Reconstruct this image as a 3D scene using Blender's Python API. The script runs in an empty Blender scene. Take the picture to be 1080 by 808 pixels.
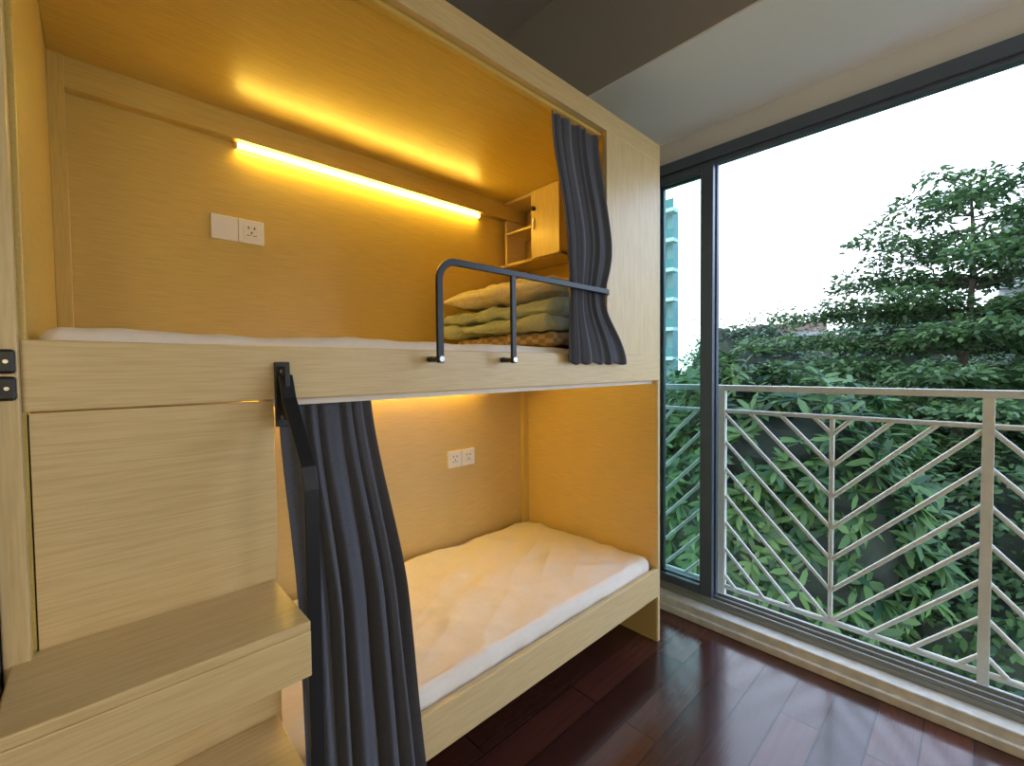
import bpy, math, random
import numpy as np
from mathutils import Vector, Matrix, noise
random.seed(4); rng=np.random.default_rng(7)
sc=bpy.context.scene
COL=sc.collection

# ---------------------------------------------------------------- materials
def new_mat(name):
    m=bpy.data.materials.new(name); m.use_nodes=True
    nt=m.node_tree; b=nt.nodes['Principled BSDF']
    return m,nt,b
def simple(name,col,rough=.5,metal=0.0,spec=.5,bump=0,bscale=50,var=0.0):
    m,nt,b=new_mat(name)
    b.inputs['Roughness'].default_value=rough; b.inputs['Metallic'].default_value=metal
    b.inputs['Specular IOR Level'].default_value=spec
    tc=nt.nodes.new('ShaderNodeTexCoord'); n=nt.nodes.new('ShaderNodeTexNoise')
    n.inputs['Scale'].default_value=bscale; n.inputs['Detail'].default_value=4
    nt.links.new(tc.outputs['Object'],n.inputs['Vector'])
    r=nt.nodes.new('ShaderNodeValToRGB')
    c=np.array(col)
    r.color_ramp.elements[0].position=.3; r.color_ramp.elements[1].position=.7
    r.color_ramp.elements[0].color=(*(c*(1-var)),1); r.color_ramp.elements[1].color=(*np.minimum(c*(1+var),1),1)
    nt.links.new(n.outputs['Fac'],r.inputs['Fac']); nt.links.new(r.outputs['Color'],b.inputs['Base Color'])
    if bump:
        bp=nt.nodes.new('ShaderNodeBump'); bp.inputs['Strength'].default_value=bump; bp.inputs['Distance'].default_value=.002
        nt.links.new(n.outputs['Fac'],bp.inputs['Height']); nt.links.new(bp.outputs['Normal'],b.inputs['Normal'])
    return m
def wood(name,c1,c2,scale,rough=.36):
    m,nt,b=new_mat(name)
    tc=nt.nodes.new('ShaderNodeTexCoord'); mp=nt.nodes.new('ShaderNodeMapping')
    mp.inputs['Scale'].default_value=scale
    n=nt.nodes.new('ShaderNodeTexNoise'); n.inputs['Scale'].default_value=1; n.inputs['Detail'].default_value=3; n.inputs['Roughness'].default_value=.5
    nt.links.new(tc.outputs['Object'],mp.inputs['Vector']); nt.links.new(mp.outputs['Vector'],n.inputs['Vector'])
    r=nt.nodes.new('ShaderNodeValToRGB')
    r.color_ramp.elements[0].position=.35; r.color_ramp.elements[1].position=.62
    r.color_ramp.elements[0].color=(*c1,1); r.color_ramp.elements[1].color=(*c2,1)
    nt.links.new(n.outputs['Fac'],r.inputs['Fac']); nt.links.new(r.outputs['Color'],b.inputs['Base Color'])
    bp=nt.nodes.new('ShaderNodeBump'); bp.inputs['Strength'].default_value=.22; bp.inputs['Distance'].default_value=.0008
    nt.links.new(n.outputs['Fac'],bp.inputs['Height']); nt.links.new(bp.outputs['Normal'],b.inputs['Normal'])
    b.inputs['Roughness'].default_value=rough
    return m
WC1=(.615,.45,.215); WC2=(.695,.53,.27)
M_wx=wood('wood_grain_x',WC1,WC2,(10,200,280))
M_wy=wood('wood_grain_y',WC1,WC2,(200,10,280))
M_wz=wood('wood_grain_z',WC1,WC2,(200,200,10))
IC1=(.575,.41,.105); IC2=(.655,.475,.135)  # same wood with the LED's golden light put into the colour
M_ix=wood('inner_wood_led_tint_x',IC1,IC2,(10,200,280),.28)
M_iy=wood('inner_wood_led_tint_y',IC1,IC2,(200,10,280),.33)
M_iz=wood('inner_wood_led_tint_z',IC1,IC2,(200,200,10),.33)
JC1=(.60,.43,.15); JC2=(.68,.495,.19)  # lower-bunk copy of the wood, weaker LED gold mixed into the colour
M_jx=wood('lower_wood_led_tint_x',JC1,JC2,(10,200,280),.33)
M_jy=wood('lower_wood_led_tint_y',JC1,JC2,(200,10,280),.33)
M_black=simple('black_metal',(.018,.02,.024),.38,.3)
M_screw=simple('steel_screw',(.5,.5,.48),.3,.9)
M_sheet=simple('white_sheet',(.80,.73,.64),.85,bump=.25,bscale=60,var=.02)
M_white=simple('white_plastic',(.82,.80,.75),.35)
M_dark=simple('socket_slot',(.02,.02,.02),.5)
M_wall=simple('wall_paint',(.66,.65,.63),.8,bump=.1,bscale=120,var=.015)
M_beam=simple('soffit_pale',(.86,.87,.89),.8,bump=.1,bscale=120,var=.015)  # paler grey for the beam underside
M_ceil=simple('ceiling_grey',(.33,.32,.31),.8,bump=.1,bscale=120,var=.015)  # darker grey for the ceiling and beam sides
M_alu=simple('window_aluminium',(.10,.125,.165),.35,.4)
M_track=simple('track_aluminium',(.26,.27,.25),.4,.4)
M_sill=simple('sill_stone',(.58,.57,.52),.45,var=.12,bscale=25)
M_rail=simple('rail_paint',(.62,.65,.60),.5,var=.05,bscale=30)
M_conc=simple('concrete',(.36,.35,.33),.85,var=.15,bscale=12)
M_trimd=simple('dark_frame',(.05,.045,.045),.5)

def fabric(name,c1,c2,sc_=420,rough=.95,sheen=.2):
    m,nt,b=new_mat(name)
    tc=nt.nodes.new('ShaderNodeTexCoord')
    n=nt.nodes.new('ShaderNodeTexNoise'); n.inputs['Scale'].default_value=sc_; n.inputs['Detail'].default_value=2
    nt.links.new(tc.outputs['Object'],n.inputs['Vector'])
    r=nt.nodes.new('ShaderNodeValToRGB'); r.color_ramp.elements[0].position=.35; r.color_ramp.elements[1].position=.65
    r.color_ramp.elements[0].color=(*c1,1); r.color_ramp.elements[1].color=(*c2,1)
    nt.links.new(n.outputs['Fac'],r.inputs['Fac']); nt.links.new(r.outputs['Color'],b.inputs['Base Color'])
    bp=nt.nodes.new('ShaderNodeBump'); bp.inputs['Strength'].default_value=.3; bp.inputs['Distance'].default_value=.001
    nt.links.new(n.outputs['Fac'],bp.inputs['Height']); nt.links.new(bp.outputs['Normal'],b.inputs['Normal'])
    b.inputs['Roughness'].default_value=rough; b.inputs['Sheen Weight'].default_value=sheen
    return m
M_curt=fabric('curtain_cloth',(.060,.064,.083),(.088,.094,.118))
M_green=fabric('green_quilt',(.40,.44,.32),(.47,.52,.39),90)
M_tan=fabric('tan_pillow',(.74,.62,.38),(.82,.71,.48),60)

def plaid():
    m,nt,b=new_mat('plaid_blanket')
    tc=nt.nodes.new('ShaderNodeTexCoord'); mp=nt.nodes.new('ShaderNodeMapping'); mp.inputs['Scale'].default_value=(30,30,60)
    ck=nt.nodes.new('ShaderNodeTexChecker'); ck.inputs['Scale'].default_value=1
    ck.inputs['Color1'].default_value=(.40,.25,.12,1); ck.inputs['Color2'].default_value=(.58,.45,.28,1)
    nt.links.new(tc.outputs['Object'],mp.inputs['Vector']); nt.links.new(mp.outputs['Vector'],ck.inputs['Vector'])
    nt.links.new(ck.outputs['Color'],b.inputs['Base Color']); b.inputs['Roughness'].default_value=.9
    return m
M_plaid=plaid()

def emis(name,col,s):
    m,nt,b=new_mat(name); b.inputs['Base Color'].default_value=(*col,1)
    b.inputs['Emission Color'].default_value=(*col,1); b.inputs['Emission Strength'].default_value=s
    return m
M_led=emis('led_diffuser',(1,.68,.10),56)
M_fill=emis('fill_glow_warm',(1,.81,.50),18)  # emission of the added fill lamps, warm and white
M_fill2=emis('fill_glow_white',(1,.95,.90),13)

def glass():
    m=bpy.data.materials.new('window_glass'); m.use_nodes=True; nt=m.node_tree; nt.nodes.clear()
    o=nt.nodes.new('ShaderNodeOutputMaterial'); t=nt.nodes.new('ShaderNodeBsdfTransparent'); t.inputs[0].default_value=(.78,.95,.92,1)
    g=nt.nodes.new('ShaderNodeBsdfGlossy'); g.inputs['Roughness'].default_value=.02
    mx=nt.nodes.new('ShaderNodeMixShader'); f=nt.nodes.new('ShaderNodeFresnel'); f.inputs[0].default_value=1.45
    nt.links.new(f.outputs[0],mx.inputs[0]); nt.links.new(t.outputs[0],mx.inputs[1]); nt.links.new(g.outputs[0],mx.inputs[2])
    nt.links.new(mx.outputs[0],o.inputs[0]); return m
M_glass=glass()

def floor_mat():
    m,nt,b=new_mat('dark_wood_floor')
    tc=nt.nodes.new('ShaderNodeTexCoord')
    br=nt.nodes.new('ShaderNodeTexBrick'); br.offset=.5
    br.inputs['Scale'].default_value=1; br.inputs['Brick Width'].default_value=.9; br.inputs['Row Height'].default_value=.123
    br.inputs['Mortar Size'].default_value=.002; br.inputs['Mortar Smooth'].default_value=.1
    br.inputs['Color1'].default_value=(.13,.038,.024,1); br.inputs['Color2'].default_value=(.05,.016,.012,1)
    br.inputs['Mortar'].default_value=(.006,.002,.002,1)
    nt.links.new(tc.outputs['Object'],br.inputs['Vector'])
    mp=nt.nodes.new('ShaderNodeMapping'); mp.inputs['Scale'].default_value=(3,60,1)
    n=nt.nodes.new('ShaderNodeTexNoise'); n.inputs['Scale'].default_value=1; n.inputs['Detail'].default_value=6
    nt.links.new(tc.outputs['Object'],mp.inputs['Vector']); nt.links.new(mp.outputs['Vector'],n.inputs['Vector'])
    mx=nt.nodes.new('ShaderNodeMix'); mx.data_type='RGBA'; mx.blend_type='MULTIPLY'; mx.inputs[0].default_value=.6
    nt.links.new(br.outputs['Color'],mx.inputs[6]); nt.links.new(n.outputs['Fac'],mx.inputs[7])
    nt.links.new(mx.outputs[2],b.inputs['Base Color'])
    n2=nt.nodes.new('ShaderNodeTexNoise'); n2.inputs['Scale'].default_value=9
    nt.links.new(tc.outputs['Object'],n2.inputs['Vector'])
    bp=nt.nodes.new('ShaderNodeBump'); bp.inputs['Strength'].default_value=.14; bp.inputs['Distance'].default_value=.004
    nt.links.new(n2.outputs['Fac'],bp.inputs['Height'])
    bp2=nt.nodes.new('ShaderNodeBump'); bp2.invert=True; bp2.inputs['Strength'].default_value=.6; bp2.inputs['Distance'].default_value=.0015
    nt.links.new(br.outputs['Fac'],bp2.inputs['Height']); nt.links.new(bp.outputs['Normal'],bp2.inputs['Normal'])
    nt.links.new(bp2.outputs['Normal'],b.inputs['Normal'])
    b.inputs['Roughness'].default_value=.18; b.inputs['Specular IOR Level'].default_value=.7
    return m
M_floor=floor_mat()

def leafmat(name,c1,c2):
    m=bpy.data.materials.new(name); m.use_nodes=True; nt=m.node_tree; b=nt.nodes['Principled BSDF']; o=nt.nodes['Material Output']
    g=nt.nodes.new('ShaderNodeNewGeometry'); r=nt.nodes.new('ShaderNodeValToRGB')
    r.color_ramp.elements[0].color=(*c1,1); r.color_ramp.elements[1].color=(*c2,1)
    nt.links.new(g.outputs['Random Per Island'],r.inputs['Fac']); nt.links.new(r.outputs['Color'],b.inputs['Base Color'])
    b.inputs['Roughness'].default_value=.5; b.inputs['Specular IOR Level'].default_value=.3
    t=nt.nodes.new('ShaderNodeBsdfTranslucent'); nt.links.new(r.outputs['Color'],t.inputs[0])
    mx=nt.nodes.new('ShaderNodeMixShader'); mx.inputs[0].default_value=.3
    nt.links.new(b.outputs[0],mx.inputs[1]); nt.links.new(t.outputs[0],mx.inputs[2]); nt.links.new(mx.outputs[0],o.inputs[0])
    return m
M_leafA=leafmat('layered_tree_leaf',(.016,.046,.022),(.068,.135,.045))
M_leafB=leafmat('broad_leaf',(.010,.040,.020),(.080,.16,.048))
M_leafC=leafmat('distant_leaf',(.025,.065,.040),(.08,.14,.065))
M_bark=simple('bark',(.05,.04,.03),.9,bump=.5,bscale=20,var=.3)
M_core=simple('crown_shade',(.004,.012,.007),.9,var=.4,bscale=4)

# ---------------------------------------------------------------- helpers
def empty(name,loc=(0,0,0)):
    e=bpy.data.objects.new(name,None); e.location=loc; e.empty_display_size=.1; COL.objects.link(e); return e
def mesh_obj(name,verts,faces,mat,parent=None,smooth=False):
    me=bpy.data.meshes.new(name); me.from_pydata([tuple(v) for v in verts],[],faces); me.update()
    if mat: me.materials.append(mat)
    o=bpy.data.objects.new(name,me); COL.objects.link(o)
    if smooth:
        for p in me.polygons: p.use_smooth=True
    if parent: o.parent=parent
    return o
def box(name,lo,hi,mat,parent=None,bevel=.0015):
    x0,y0,z0=lo; x1,y1,z1=hi
    v=[(x0,y0,z0),(x1,y0,z0),(x1,y1,z0),(x0,y1,z0),(x0,y0,z1),(x1,y0,z1),(x1,y1,z1),(x0,y1,z1)]
    f=[(0,3,2,1),(4,5,6,7),(0,1,5,4),(1,2,6,5),(2,3,7,6),(3,0,4,7)]
    o=mesh_obj(name,v,f,mat,parent)
    if bevel:
        b=o.modifiers.new('bevel','BEVEL'); b.width=bevel; b.segments=2; b.limit_method='ANGLE'
    return o
def sweep_data(pts,prof,base,upv=None,taper=None):
    pts=[Vector(p) for p in pts]; V=[];F=[]; n=len(prof)
    ref=Vector(upv) if upv else None
    for i,p in enumerate(pts):
        if i==0: t=pts[1]-p
        elif i==len(pts)-1: t=p-pts[i-1]
        else: t=(pts[i+1]-p).normalized()+(p-pts[i-1]).normalized()
        t.normalize()
        r=ref if ref else (Vector((0,0,1)) if abs(t.z)<.9 else Vector((1,0,0)))
        a=r.cross(t).normalized(); b=t.cross(a).normalized()
        s=taper[i] if taper else 1
        for (u,w) in prof: V.append(p+a*u*s+b*w*s)
    for i in range(len(pts)-1):
        for k in range(n):
            F.append((base+i*n+k,base+i*n+(k+1)%n,base+(i+1)*n+(k+1)%n,base+(i+1)*n+k))
    F.append(tuple(base+k for k in reversed(range(n)))); F.append(tuple(base+(len(pts)-1)*n+k for k in range(n)))
    return V,F
def circ(r,n=12): return [(r*math.cos(2*math.pi*k/n),r*math.sin(2*math.pi*k/n)) for k in range(n)]
def rect(w,h): return [(-w/2,-h/2),(w/2,-h/2),(w/2,h/2),(-w/2,h/2)]
def sweeps(name,paths,mat,parent=None,smooth=False,bevel=0):
    V=[];F=[]
    for p in paths:
        v,f=sweep_data(p[0],p[1],len(V),p[2] if len(p)>2 else None,p[3] if len(p)>3 else None); V+=v;F+=f
    o=mesh_obj(name,V,F,mat,parent,smooth)
    if bevel:
        b=o.modifiers.new('bevel','BEVEL'); b.width=bevel; b.segments=2; b.limit_method='ANGLE'
    return o

# ---------------------------------------------------------------- camera
cam=bpy.data.cameras.new('camera'); camo=bpy.data.objects.new('camera',cam); COL.objects.link(camo)
cam.sensor_width=36; cam.lens=467.4/1080*36; cam.clip_start=.02; cam.clip_end=500
R=Matrix(((.7281,.0293,-.6848),(-.6854,.0156,-.7280),(-.01065,.99942,.03144)))
camo.matrix_world=Matrix.Translation((0,0,1.27))@R.to_4x4()
sc.camera=camo

# ---------------------------------------------------------------- room
FY=1.013; BY=1.87; LX=-.075; RX=1.863; HT=2.27
box('floor',(-1.6,-1.9,-.1),(2.15,1.95,0),M_floor,bevel=0)
box('wall_back',(-1.6,1.93,0),(2.45,2.05,3.0),M_wall,bevel=0)
box('wall_left',(-1.72,-1.9,0),(-1.6,2.05,3.0),M_wall,bevel=0)
box('wall_front',(-1.72,-2.02,0),(2.45,-1.9,3.0),M_wall,bevel=0)
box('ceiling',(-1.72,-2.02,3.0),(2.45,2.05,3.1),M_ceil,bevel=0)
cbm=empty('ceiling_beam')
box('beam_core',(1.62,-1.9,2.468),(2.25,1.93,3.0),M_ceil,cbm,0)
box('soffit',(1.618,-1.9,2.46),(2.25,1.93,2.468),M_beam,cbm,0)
ww=empty('wall_window')
box('header',(2.25,-1.9,2.34),(2.45,1.93,3.0),M_wall,ww,0)
box('pier',(2.25,1.32,-.1),(2.45,1.93,2.34),M_wall,ww,0)
box('pier_near',(2.25,-1.9,-.1),(2.45,-1.7,2.34),M_wall,ww,0)
box('apron',(2.30,-1.7,-.3),(2.40,1.32,.055),M_conc,ww,0)
tr=empty('trim_1')
box('kerb',(2.15,-1.9,-.1),(2.30,1.93,.07),M_sill,tr,.006)
box('ledge',(2.13,-1.9,.0),(2.16,1.93,.035),M_sill,tr,.004)

win=empty('window_1')
box('head',(2.22,-1.7,2.285),(2.33,1.32,2.34),M_alu,win,.003)
box('head_track',(2.235,-1.7,2.262),(2.25,1.32,2.285),M_alu,win,.002)
box('bottom_track',(2.215,-1.7,.07),(2.33,1.32,.092),M_track,win,.002)
for i,x in enumerate((2.22,2.262,2.305)): box('track_lip_%d'%i,(x,-1.7,.092),(x+.006,1.32,.108),M_track,win,0)
box('jamb_far',(2.22,1.27,.07),(2.33,1.32,2.34),M_alu,win,.003)
box('jamb_near',(2.22,-1.7,.07),(2.33,-1.66,2.34),M_alu,win,.003)
def sash(n,x,y0,y1,w):
    box(n+'_stile_a',(x,y0,.10),(x+.028,y0+w,2.275),M_alu,win,.003)
    box(n+'_stile_b',(x,y1-w,.10),(x+.028,y1,2.275),M_alu,win,.003)
    box(n+'_rail_top',(x,y0+w,2.235),(x+.028,y1-w,2.275),M_alu,win,.003)
    box(n+'_rail_bot',(x,y0+w,.10),(x+.028,y1-w,.15),M_alu,win,.003)
    mesh_obj(n+'_pane',[(x+.014,y0+w,.15),(x+.014,y1-w,.15),(x+.014,y1-w,2.235),(x+.014,y0+w,2.235)],[(0,1,2,3)],M_glass,win)
sash('sash_inner',2.225,.918,1.27,.062)
sash('sash_outer',2.27,.915,1.25,.05)

# unseen fill lamps behind the camera, added to brighten fronts, soffit and sill
def cyl(name,p0,p1,r,mat,parent,n=40):
    v,f=sweep_data([p0,p1],circ(r,n),0); return mesh_obj(name,v,f,mat,parent)
def fill_lamp(lx,ly,h,r,hs,mat):
    lamp=empty('fill_lamp')
    cyl('base',(lx,ly,0),(lx,ly,.02),.13,M_black,lamp); cyl('pole',(lx,ly,.02),(lx,ly,h),.012,M_black,lamp,16)
    cyl('shade',(lx,ly,h),(lx,ly,h+hs),r,mat,lamp)
fill_lamp(-.55,-1.2,1.45,.17,.30,M_fill)
fill_lamp(1.35,-1.45,1.10,.14,.25,M_fill2)

# ---------------------------------------------------------------- bunk bed
bed=empty('bunk_bed')
box('end_panel_right',(RX,FY,0),(RX+.02,BY+.02,HT),M_wy,bed)
box('end_lining_upper',(RX-.003,FY+.004,1.245),(RX,BY,2.19),M_iy,bed,0)  # thin sheets carrying the LED-tinted colour on the inner face
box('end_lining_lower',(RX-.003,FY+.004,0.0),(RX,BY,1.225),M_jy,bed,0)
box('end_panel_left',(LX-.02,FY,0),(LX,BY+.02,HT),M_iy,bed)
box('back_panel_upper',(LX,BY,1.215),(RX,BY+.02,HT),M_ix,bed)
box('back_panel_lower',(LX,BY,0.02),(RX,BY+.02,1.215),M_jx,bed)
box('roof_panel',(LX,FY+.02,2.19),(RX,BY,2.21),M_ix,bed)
box('fascia',(LX-.02,FY,2.19),(RX,FY+.02,HT),M_wx,bed)
box('upper_front_panel',(1.47,FY,1.3235),(RX,FY+.02,2.19),M_wz,bed)
box('upper_front_board',(LX-.008,FY-.004,1.211),(RX+.012,FY+.02,1.3235),M_wx,bed,.003)
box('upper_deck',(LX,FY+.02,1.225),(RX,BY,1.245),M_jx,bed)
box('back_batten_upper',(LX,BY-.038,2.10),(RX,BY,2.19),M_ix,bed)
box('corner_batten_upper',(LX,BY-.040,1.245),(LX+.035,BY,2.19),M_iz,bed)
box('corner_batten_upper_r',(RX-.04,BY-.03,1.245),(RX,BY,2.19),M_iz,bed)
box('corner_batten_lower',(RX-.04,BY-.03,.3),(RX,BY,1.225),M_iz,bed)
box('lower_front_board',(.27,FY-.002,.213),(RX,FY+.02,.342),M_wx,bed,.003)
box('lower_deck',(LX,FY+.02,.27),(RX,BY,.295),M_wx,bed)
box('step_front_panel',(LX-.005,FY,0),(.27,FY+.018,1.209),M_wx,bed)
box('step_side_panel',(.25,FY+.018,0),(.268,FY+.02+.01,1.209),M_wz,bed,0)
box('curtain_track_lower',(.27,1.04,1.196),(RX,1.06,1.211),M_white,bed,.001)
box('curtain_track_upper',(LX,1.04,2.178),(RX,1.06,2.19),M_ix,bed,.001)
box('left_post',(-.112,.985,0),(-.083,FY,HT),M_wz,bed)
for i,z in enumerate((1.289,1.249)):
    box('hinge_plate_%d'%i,(-.125,.977,z-.018),(-.085,.985,z+.018),M_black,bed,.006)
    disc_v,disc_f=sweep_data([(-.0945,.9755,z),(-.0945,.978,z)],circ(.0028,14),0); mesh_obj('hinge_screw_%d'%i,disc_v,disc_f,M_screw,bed)
box('trim_2',(-.22,.96,0),(-.1135,1.1,2.3),M_trimd,None,.003)

# stair
st=empty('bunk_stairs')
for i,(z,d,x0) in enumerate(((.835,.216,-.105),(.545,.26,-.105),(.26,.30,-.105))):
    box('tread_%d'%i,(x0,FY-d,z-.018),(.262,FY-.001,z),M_wx,st,.003)
    box('front_%d'%i,(x0,FY-d,z-.098),(.262,FY-d+.018,z-.018),M_wx,st,.002)
    box('side_%d'%i,(.244,FY-d+.018,z-.098),(.262,FY-.001,z-.018),M_wy,st,.002)
    box('bottom_%d'%i,(x0,FY-d+.018,z-.098),(.244,FY-.001,z-.085),M_wx,st,0)
box('stringer',(.244,FY-.13,0),(.262,FY-.001,.162),M_wy,st,.002)
box('stringer_left',(-.105,FY-.13,0),(-.087,.98,.162),M_wy,st,.002)

# handrail for the stairs
hr=empty('stair_handrail')
sweeps('bar',[([(.286,.985,1.262),(.286,.965,1.215),(.286,.862,1.09),(.286,.852,1.05),(.286,.852,0.0)],rect(.026,.010),(0,1,0))],M_black,hr,bevel=.002)
sweeps('mount_plate',[([(.285,1.004,1.29),(.285,1.004,1.155)],rect(.03,.006),(0,1,0))],M_black,hr,bevel=.002)
box('mount_gusset',(.281,.97,1.17),(.29,1.004,1.28),M_black,hr,.001)
for i,z in enumerate((1.27,1.175)):
    v,f=sweep_data([(.285,1.0,z),(.285,.993,z)],circ(.006),0); mesh_obj('bolt_%d'%i,v,f,M_screw,hr)

# guard rail
gr=empty('guard_rail')
gy=.957; zt=1.552; x0=.648; x1=1.42
arc=[(x0+.05-.05*math.cos(a),gy,zt-.05+.05*math.sin(a)) for a in np.linspace(0,math.pi/2,9)]
path=[(x0,gy,1.288)]+arc+[(x1-.03,gy,zt),(x1-.008,gy+.012,zt),(x1,gy+.03,zt),(x1,FY-.001,zt)]
def flatbar(name,pts,w,t,parent):
    pts=[Vector(p) for p in pts]; V=[];F=[]
    for i,p in enumerate(pts):
        a=pts[max(i-1,0)]; b=pts[min(i+1,len(pts)-1)]; t_=(b-a).normalized()
        up=Vector((-t_.z,0,t_.x)); 
        if up.length<.2: up=Vector((0,0,1))
        up.normalize(); s=t_.cross(up).normalized()
        for (u,v_) in ((-1,-1),(1,-1),(1,1),(-1,1)): V.append(p+up*u*w/2+s*v_*t/2)
    for i in range(len(pts)-1):
        for k in range(4): F.append((i*4+k,i*4+(k+1)%4,(i+1)*4+(k+1)%4,(i+1)*4+k))
    F.append((3,2,1,0)); n=(len(pts)-1)*4; F.append((n,n+1,n+2,n+3))
    o=mesh_obj(name,V,F,M_black,parent); b=o.modifiers.new('b','BEVEL'); b.width=.0015; b.segments=2; b.limit_method='ANGLE'; b.angle_limit=.8
    return o
flatbar('hoop',path,.018,.010,gr)
flatbar('middle_post',[(.908,gy,1.288),(.908,gy,zt-.008)],.017,.010,gr)
for i,x in enumerate((x0,.908)):
    v,f=sweep_data([(x,gy,1.298),(x,FY-.003,1.298)],circ(.008,12),0); mesh_obj('spacer_%d'%i,v,f,M_black,gr)
    v,f=sweep_data([(x,gy-.009,1.298),(x,gy-.004,1.298)],circ(.0075,12),0); mesh_obj('bolt_%d'%i,v,f,M_screw,gr)

# led bars
def led(x0,x1,y,z):
    e=empty('led_light_bar')
    box('housing',(x0,y+.006,z-.004),(x1,y+.017,z+.013),M_white,e,.001)
    v,f=sweep_data([(x0+.008,y,z),(x1-.008,y,z)],circ(.0085,10),0); mesh_obj('diffuser',v,f,M_led,e)
    box('cap_a',(x0,y-.010,z-.010),(x0+.008,y+.012,z+.010),M_white,e,.001)
    box('cap_b',(x1-.008,y-.010,z-.010),(x1,y+.012,z+.010),M_white,e,.001)
    return e
led(.39,1.52,BY-.018,2.086)
led(.39,1.52,BY-.018,1.20)

# outlets
def outlet(x0,x1,z0,z1,sock):
    e=empty('wall_outlet'); y=BY
    mid=(x0+x1)/2
    box('plate_a',(x0,y-.009,z0),(mid-.001,y,z1),M_white,e,.002)
    box('plate_b',(mid+.001,y-.009,z0),(x1,y,z1),M_white,e,.002)
    cz=(z0+z1)/2
    for s in sock:
        cx=(x0+mid)/2 if s==0 else (mid+x1)/2
        box('inset_%d'%s,(cx-.026,y-.011,cz-.028),(cx+.026,y-.009,cz+.028),M_white,e,.001)
        for k,(dx,dz,w,h) in enumerate(((-.01,.014,.002,.009),(.01,.014,.002,.009),(0,-.004,.002,.008),(-.01,-.014,.007,.002),(.01,-.014,.007,.002))):
            box('slot_%d_%d'%(s,k),(cx+dx-w,y-.0118,cz+dz-h/2),(cx+dx+w,y-.0108,cz+dz+h/2),M_dark,e,0)
    return e
outlet(.311,.479,1.743,1.829,(1,))
outlet(1.30,1.47,.765,.851,(0,1))

# cabinet in upper bunk
cb=empty('shelf_cabinet')
cx0=1.68; cy0=1.42; cz0=1.835; cz1=2.188
RXc=RX-.004
box('top',(cx0,cy0,cz1-.015),(RXc,BY,cz1),M_wy,cb); box('bottom',(cx0,cy0-.0,cz0),(RXc,BY,cz0+.015),M_wy,cb)
box('side_front',(cx0,cy0,cz0),(RXc,cy0+.015,cz1),M_wx,cb); box('side_back',(cx0,BY-.055,cz0),(RX-.04,BY-.040,cz1-.1),M_wx,cb)
box('divider',(cx0,1.605,cz0),(RXc,1.62,cz1),M_wx,cb); box('shelf',(cx0+.004,1.62,2.01),(RXc,BY-.04,2.022),M_wy,cb)
box('back',(RX-.011,cy0,cz0),(RX-.004,BY-.04,cz1),M_wy,cb)
box('door',(cx0-.016,cy0+.002,cz0+.004),(cx0-.001,1.612,cz1-.004),M_wz,cb,.002)
v,f=sweep_data([(cx0-.016,1.59,2.09),(cx0-.034,1.59,2.09)],circ(.011,14),0); mesh_obj('lock',v,f,M_black,cb)
box('handle',(cx0-.026,1.585,1.985),(cx0-.016,1.597,2.04),M_white,cb,.002)

# ---------------------------------------------------------------- soft things
def softbox(name,lo,hi,mat,parent=None,r=.03,nx=60,ny=40,wr=.006,freq=5,puff=0,seed=0,droop=0):
    lo=Vector(lo); hi=Vector(hi); c=(lo+hi)/2; h=(hi-lo)/2
    V=[];F=[];idx={}
    nz=8
    r=min(r,min(h)*.98)
    def pt(i,j,k):
        u=2*i/nx-1; v=2*j/ny-1; w=2*k/nz-1
        p=Vector((u*h.x,v*h.y,w*h.z))
        q=Vector([max(-(h[a]-r),min(h[a]-r,p[a])) for a in range(3)])
        d=p-q
        if d.length>r: p=q+d.normalized()*r
        if puff: p.z*= (1-puff)+puff*max(0,(1-u**4))*max(0,(1-v**4))
        if droop: p.z-=droop*max(0,-u)**3*(.5+.5*w)
        P=p+c
        n=noise.noise(Vector((P.x*freq+seed,P.y*freq*1.4,P.z*freq+seed*2)))
        n2=noise.noise(Vector((P.x*freq*3+seed,P.y*freq*2.5,P.z*freq*3)))
        ridg=abs(noise.noise(Vector((P.x*freq*1.2+P.y*3+seed+9,P.y*freq*.8,2.1))))
        rid2=abs(noise.noise(Vector((P.x*freq*.9-P.y*freq*1.3+seed,P.y*freq*1.1+4,5.1))))
        dd=(n*.8+n2*.35-ridg*1.0-rid2*1.0)*wr
        nn=Vector((p.x/h.x if abs(p.x/h.x)>.93 else 0,p.y/h.y if abs(p.y/h.y)>.93 else 0,w)).normalized()
        P+=nn*dd
        return P
    def gid(i,j,k):
        t=(i,j,k)
        if t not in idx: idx[t]=len(V); V.append(pt(i,j,k))
        return idx[t]
    for i in range(nx):
        for j in range(ny):
            F.append((gid(i,j,nz),gid(i+1,j,nz),gid(i+1,j+1,nz),gid(i,j+1,nz)))
            F.append((gid(i,j,0),gid(i,j+1,0),gid(i+1,j+1,0),gid(i+1,j,0)))
    for k in range(nz):
        for i in range(nx):
            F.append((gid(i,0,k),gid(i+1,0,k),gid(i+1,0,k+1),gid(i,0,k+1)))
            F.append((gid(i,ny,k),gid(i,ny,k+1),gid(i+1,ny,k+1),gid(i+1,ny,k)))
        for j in range(ny):
            F.append((gid(0,j,k),gid(0,j,k+1),gid(0,j+1,k+1),gid(0,j+1,k)))
            F.append((gid(nx,j,k),gid(nx,j+1,k),gid(nx,j+1,k+1),gid(nx,j,k+1)))
    return mesh_obj(name,V,F,mat,parent,True)
softbox('mattress',(LX+.005,FY+.026,.297),(RX-.008,BY-.034,.392),M_sheet,r=.035,nx=260,ny=120,wr=.010,freq=5,seed=3)
softbox('mattress',(LX+.005,FY+.024,1.247),(RX-.008,BY-.042,1.350),M_sheet,r=.035,nx=200,ny=60,wr=.010,freq=5,seed=8)

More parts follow.
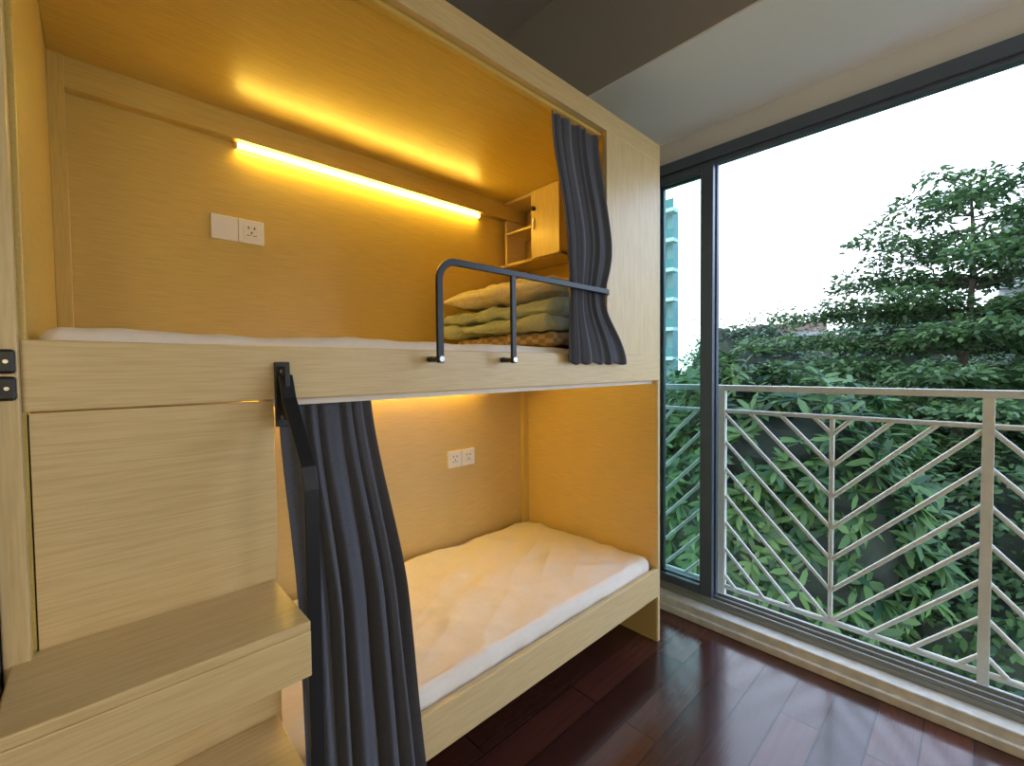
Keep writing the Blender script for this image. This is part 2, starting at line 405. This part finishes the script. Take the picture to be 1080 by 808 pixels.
qz=1.353
bd=empty('folded_bedding')
softbox('plaid_blanket',(1.23,1.09,qz),(1.68,1.70,qz+.062),M_plaid,bd,r=.028,nx=40,ny=50,wr=.010,freq=9,seed=5)
softbox('green_quilt_lower',(1.19,1.08,qz+.060),(1.72,1.80,qz+.122),M_green,bd,r=.03,nx=60,ny=70,wr=.016,freq=8,seed=15)
softbox('green_quilt_upper',(1.21,1.08,qz+.114),(1.72,1.78,qz+.194),M_green,bd,r=.036,nx=60,ny=70,wr=.018,freq=7,seed=19,droop=.02)
softbox('pillow',(1.20,1.08,qz+.184),(1.74,1.79,qz+.290),M_tan,bd,r=.045,nx=60,ny=70,wr=.018,freq=6,seed=25,puff=.45)

# ---------------------------------------------------------------- curtains
def curtain(name,zt,zb,xl,xr,yc,amp,pleats,nu=240,nv=80,seed=0):
    V=[];F=[]
    for j in range(nv+1):
        v=j/nv; z=zt+(zb-zt)*v
        a=xl(v); b=xr(v); y=yc(v); am=amp(v)
        for i in range(nu+1):
            u=i/nu
            uu=u+.03*math.sin(2.3*u*6+seed)+.03*noise.noise(Vector((u*4,v*.5,seed)))+.006*noise.noise(Vector((u*11,v*1.2,seed+1)))
            ph=uu*pleats*2*math.pi
            s=math.sin(ph)*.8+.2*math.sin(2.1*ph+seed+v*.5)
            k=.8+.7*noise.noise(Vector((u*pleats*.9,v*.8,seed+3)))
            V.append((a+(b-a)*u,y+am*s*min(1.25,max(.4,k))+.004*noise.noise(Vector((u*9,v*3,seed+7))),z+(.006*math.sin(ph+1) if j==nv else 0)))
    for j in range(nv):
        for i in range(nu):
            q=j*(nu+1)+i; F.append((q,q+1,q+nu+2,q+nu+1))
    o=mesh_obj(name,V,F,M_curt,None,True)
    s=o.modifiers.new('solid','SOLIDIFY'); s.thickness=.0022
    return o
sm=lambda t:max(0,min(1,t))**2*(3-2*max(0,min(1,t)))
curtain('curtain',1.196,.235,
  lambda v:.292+.012*v, lambda v:.505+.085*v,
  lambda v:1.058-.088*sm(v/.5)-.01*v, lambda v:.010+.018*sm(v*1.5),5.5,seed=2)
def uxl(v): return 1.185+.012*math.exp(-((v-.72)/.12)**2)+.012*v
def uxr(v): return 1.475-.055*math.exp(-((v-.72)/.12)**2)+.10*sm((v-.76)/.24)
curtain('curtain',2.172,1.288,uxl,uxr,
  lambda v:1.05-.063*sm(v/.55), lambda v:.012+.002*v,5.5,seed=11)

# ---------------------------------------------------------------- balcony railing
br=empty('balcony_railing'); bx=2.5
posts=[1.966,.974,-.018,-1.01]
P=[]
for y in posts: P.append(([(bx,y,-.02),(bx,y,1.15)],rect(.034,.034)))
P.append(([(bx,-1.7,1.155),(bx,2.2,1.155)],rect(.04,.03)))
sweeps('frame',P,M_rail,br,bevel=.003)
P=[([(bx,-1.7,1.03),(bx,2.2,1.03)],circ(.011,10)),([(bx,-1.7,.06),(bx,2.2,.06)],circ(.013,10))]
c8=circ(.0095,8)
for a,b in zip(posts[:-1],posts[1:]):
    m=(a+b)/2; P.append(([(bx,m,.06),(bx,m,1.03)],circ(.010,8)))
    hw=(a-b)/2
    for k in range(-7,9):
        zc=.06+.148*k
        s=1.05; d0=0; d1=hw
        if zc<.06: d0=(.06-zc)/s
        if zc+s*hw>1.03: d1=(1.03-zc)/s
        if d1-d0<.02: continue
        for sg in (1,-1):
            P.append(([(bx,m+sg*d0,zc+s*d0),(bx,m+sg*d1,zc+s*d1)],c8))
sweeps('bars',P,M_rail,br)
box('trim_3',(2.40,-1.9,-.14),(2.58,2.3,-.02),M_conc,None,.004)

# ---------------------------------------------------------------- outside
box('ground',(2.7,-60,-7.2),(140,110,-7),simple('ground_grass',(.05,.09,.04),.9,var=.4,bscale=2),None,0)

def leaves_mesh(name,C,N,D,L,W,mat,parent):
    n=len(C); N=N/np.linalg.norm(N,axis=1,keepdims=True)
    D=D-(D*N).sum(1,keepdims=True)*N; D/=np.linalg.norm(D,axis=1,keepdims=True)+1e-9
    S=np.cross(N,D); L=L[:,None]; W=W[:,None]
    v=np.stack([C,C+D*L*.35+S*W*.45+N*W*.12,C+D*L*.75+S*W*.38-N*L*.02,C+D*L-N*L*.12,C+D*L*.75-S*W*.38-N*L*.02,C+D*L*.35-S*W*.45+N*W*.12],1).reshape(-1,3)
    me=bpy.data.meshes.new(name); me.vertices.add(n*6); me.vertices.foreach_set('co',v.ravel().astype(np.float32))
    me.loops.add(n*6); me.loops.foreach_set('vertex_index',np.arange(n*6,dtype=np.int32))
    me.polygons.add(n); me.polygons.foreach_set('loop_start',np.arange(0,n*6,6,dtype=np.int32))
    me.polygons.foreach_set('loop_total',np.full(n,6,dtype=np.int32))
    me.update(calc_edges=True); me.validate(); me.materials.append(mat)
    o=bpy.data.objects.new(name,me); COL.objects.link(o); o.parent=parent; return o

def rnd(n,s=1.0): return rng.normal(0,s,(n,3))

def layered_tree(name,base,top,rmax,zlow,lean=(0,0),n_leaf=230,seed=1,mat=M_leafA,pad=.50,leaf=.105,grow=.45,dz=.36):
    rs=random.Random(seed); e=empty(name)
    bx_,by_,bz=base; br_=[]
    H=top-bz
    tp=lambda z:(bx_+lean[0]*(z-bz)/H+.08*math.sin(z*1.3+seed),by_+lean[1]*(z-bz)/H+.08*math.cos(z*1.1),z)
    zs=np.linspace(bz,top,12)
    br_.append(([tp(z) for z in zs],circ(.16,8),(1,0,0),[1-.9*(i/11) for i in range(12)]))
    C=[];Nn=[];D=[]
    z=top
    while z>zlow:
        frac=min(1,(top-z)/(top-zlow)/grow)
        r=rmax*(.30+.70*frac**.8)
        nb=7 if frac<.3 else 10
        off=rs.random()*6.28
        for b in range(nb):
            a=off+b*6.283/nb+rs.uniform(-.25,.25); rr=r*rs.uniform(.65,1.12)
            zz=z+rs.uniform(-.10,.10); p0=Vector(tp(zz-.12*rr))
            d=Vector((math.cos(a),math.sin(a),0)); pts=[p0+d*rr*t+Vector((0,0,.22*rr*(t-.45*t*t))) for t in (0,.35,.7,1)]
            br_.append((pts,circ(.028*(.5+frac*.5),5),None,[1,.7,.4,.15]))
            k=max(2,int(rr/.34)); 
            for q in range(k):
                t=.2+.82*(q+1)/k; pos=p0+d*rr*t+Vector((-d.y,d.x,0))*rs.uniform(-.28,.28)*rr*t*.6+Vector((0,0,.22*rr*(t-.45*t*t)+rs.uniform(-.03,.04)))
                R_=pad*rs.uniform(.6,1.1)*(.6+.4*frac); n=int(n_leaf*(R_/pad)**2)+20
                ang=rng.uniform(0,6.283,n); rad=R_*np.sqrt(rng.uniform(0,1,n))
                c=np.stack([pos.x+rad*np.cos(ang),pos.y+rad*np.sin(ang),pos.z+rng.normal(0,.045,n)-.10*(rad/R_)**2],1)
                C.append(c); Nn.append(np.array([0,0,1.0])+rnd(n,.45)); D.append(np.stack([np.cos(ang),np.sin(ang),-.2+0*ang],1)+rnd(n,.5))
        z-=dz+.10*frac*rs.uniform(.6,1.4)
    C=np.concatenate(C);Nn=np.concatenate(Nn);D=np.concatenate(D); n=len(C)
    leaves_mesh('foliage',C,Nn,D,leaf*rng.uniform(.7,1.3,n),leaf*.5*rng.uniform(.7,1.2,n),mat,e)
    sweeps('branches',br_,M_bark,e,True)
    return e

def crown_tree(name,c,rad,n_clump,leaf,mat,seed=1,per=22,trunk=True,core=.78,clump=.22,rosette=False):
    e=empty(name); r=np.array(rad); c=np.array(c,float)
    d=rnd(n_clump); d/=np.linalg.norm(d,axis=1,keepdims=True)
    bump=np.array([1+.22*noise.noise(Vector(x)*2.2+Vector((seed,0,0))) for x in d])[:,None]
    depth=rng.uniform(.80,1.0,(n_clump,1))
    pc=c+d*r*bump*depth
    if rosette:
        nrm=d*np.array([.8,.8,.6])+np.array([0,0,.7])+rnd(n_clump,.25); nrm/=np.linalg.norm(nrm,axis=1,keepdims=True)
        C=np.repeat(pc,per,0); A=np.repeat(nrm,per,0)
        t=rnd(len(C)); t-= (t*A).sum(1,keepdims=True)*A; t/=np.linalg.norm(t,axis=1,keepdims=True)
        lift=rng.uniform(-.45,.65,(len(C),1)); D=t+A*lift; N=A-t*lift+rnd(len(C),.12)
    else:
        C=np.repeat(pc,per,0)+rnd(n_clump*per,clump)*np.array([1,1,.45]); A=np.repeat(d,per,0)
        N=A*.5+np.array([0,0,.9])+rnd(len(C),.45); D=A+rnd(len(C),.7)-np.array([0,0,.2])
    n=len(C); L=leaf*rng.uniform(.7,1.25,n)
    leaves_mesh('foliage',C,N,D,L,L*(.30 if rosette else .5)*rng.uniform(.8,1.2,n),mat,e)
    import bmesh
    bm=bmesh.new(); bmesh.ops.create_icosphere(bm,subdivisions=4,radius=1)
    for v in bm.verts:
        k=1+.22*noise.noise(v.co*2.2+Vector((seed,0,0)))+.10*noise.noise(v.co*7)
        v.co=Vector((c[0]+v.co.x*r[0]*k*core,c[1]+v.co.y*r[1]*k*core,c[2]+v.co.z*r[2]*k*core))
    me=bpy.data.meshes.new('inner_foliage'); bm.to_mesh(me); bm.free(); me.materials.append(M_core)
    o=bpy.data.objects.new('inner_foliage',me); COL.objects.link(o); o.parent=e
    paths=[([(c[0],c[1],-7),(c[0]+.1,c[1],(c[2]-7)/2),(c[0],c[1],c[2])],circ(.15,8),(1,0,0),[1,.8,.5])]
    for k in range(10):
        q=pc[k]; paths.append(([tuple(c+(0,0,-r[2]*.6)),tuple((c+q)/2+np.array([0,0,.1])),tuple(q)],circ(.03,5),None,[1,.7,.4]))
    sweeps('trunk',paths,M_bark,e,True)
    return e

layered_tree('layered_tree',(9.8,.20,-7),4.0,2.75,-2.6,seed=3,dz=.42)
layered_tree('layered_tree',(13.5,-3.1,-7),4.3,3.4,-2.6,seed=9,n_leaf=200,leaf=.13)
crown_tree('broadleaf_tree',(5.4,1.75,-.35),(1.15,1.55,1.75),900,.19,M_leafB,seed=2,per=13,rosette=True,core=.80)
crown_tree('broadleaf_tree',(5.6,4.1,-.6),(1.2,1.2,1.7),420,.19,M_leafB,seed=6,per=12,rosette=True,core=.8)
crown_tree('leafy_tree',(7.0,-.6,-1.7),(1.5,1.9,2.2),1000,.10,M_leafA,seed=4,per=34,clump=.16,core=.86)
crown_tree('leafy_tree',(16.5,5.6,-.7),(2.4,2.8,3.6),700,.17,M_leafC,seed=5,per=30,clump=.3,core=.86)
crown_tree('leafy_tree',(15.5,10.0,-2.0),(2.6,2.8,3.5),500,.17,M_leafC,seed=7,per=30,clump=.3,core=.86)
crown_tree('leafy_tree',(19.5,1.5,-.6),(2.6,3.4,4.1),700,.19,M_leafC,seed=8,per=30,clump=.3,core=.86)
crown_tree('leafy_tree',(9.5,4.2,-3.6),(1.9,2.2,3.0),500,.14,M_leafC,seed=12,per=30,clump=.25,core=.88)

def building(name,lo,hi,floors,mat,matw,slab):
    e=empty(name)
    box('body',lo,hi,mat,e,0)
    h=(hi[2]-lo[2])/floors
    for k in range(floors):
        z=lo[2]+h*k
        box('slab_%d'%k,(lo[0]-.9,lo[1]-.5,z+h*.86),(lo[0],hi[1],z+h*.98),slab,e,0)
        box('balustrade_%d'%k,(lo[0]-.9,lo[1]-.5,z+h*.98),(lo[0]-.82,hi[1],z+h*1.28),matw,e,0)
        nwin=max(2,int((hi[1]-lo[1])/2.6)); w=(hi[1]-lo[1])/nwin
        for q in range(nwin):
            box('window_%d_%d'%(k,q),(lo[0]-.05,lo[1]+w*(q+.2),z+h*.3),(lo[0]+.02,lo[1]+w*(q+.8),z+h*.8),M_bw,e,0)
    return e
M_bw=simple('building_glass',(.05,.10,.11),.3)
M_b1=simple('tower_wall',(.11,.18,.20),.7,var=.1,bscale=1)
M_b1s=simple('tower_slab',(.34,.40,.41),.7)
M_b1w=simple('tower_balustrade',(.02,.12,.14),.4)
M_b2=simple('brick_wall',(.13,.085,.085),.8,var=.15,bscale=2)
M_b3=simple('grey_facade',(.18,.20,.23),.8,var=.1,bscale=1)
building('apartment_tower',(33.5,16.95,-7),(34.5,30,13.6),9,M_b1,M_b1w,M_b1s)
building('apartment_block',(46,9.6,-7),(54,15.5,4.3),4,M_b2,M_b2,M_b3)
building('apartment_block',(40,-8,-7),(48,1.2,3.6),4,M_b2,M_b2,M_b3)
building('high_rise',(60,-5,-7),(68,-.9,13.5),8,M_b3,M_b3,M_b3)

# ---------------------------------------------------------------- world
w=bpy.data.worlds.new('sky'); sc.world=w; w.use_nodes=True; nt=w.node_tree; bg=nt.nodes['Background']
tc=nt.nodes.new('ShaderNodeTexCoord')
dp=nt.nodes.new('ShaderNodeVectorMath'); dp.operation='DOT_PRODUCT'; dp.inputs[1].default_value=(.30,-.45,.84)
nt.links.new(tc.outputs['Generated'],dp.inputs[0])
r=nt.nodes.new('ShaderNodeValToRGB')
r.color_ramp.elements[0].position=.12; r.color_ramp.elements[0].color=(.95,.98,1,1)
r.color_ramp.elements[1].position=.85; r.color_ramp.elements[1].color=(.50,.68,1,1)
nt.links.new(dp.outputs['Value'],r.inputs['Fac']); nt.links.new(r.outputs['Color'],bg.inputs['Color'])
bg.inputs['Strength'].default_value=4.8
sc.view_settings.view_transform='Standard'
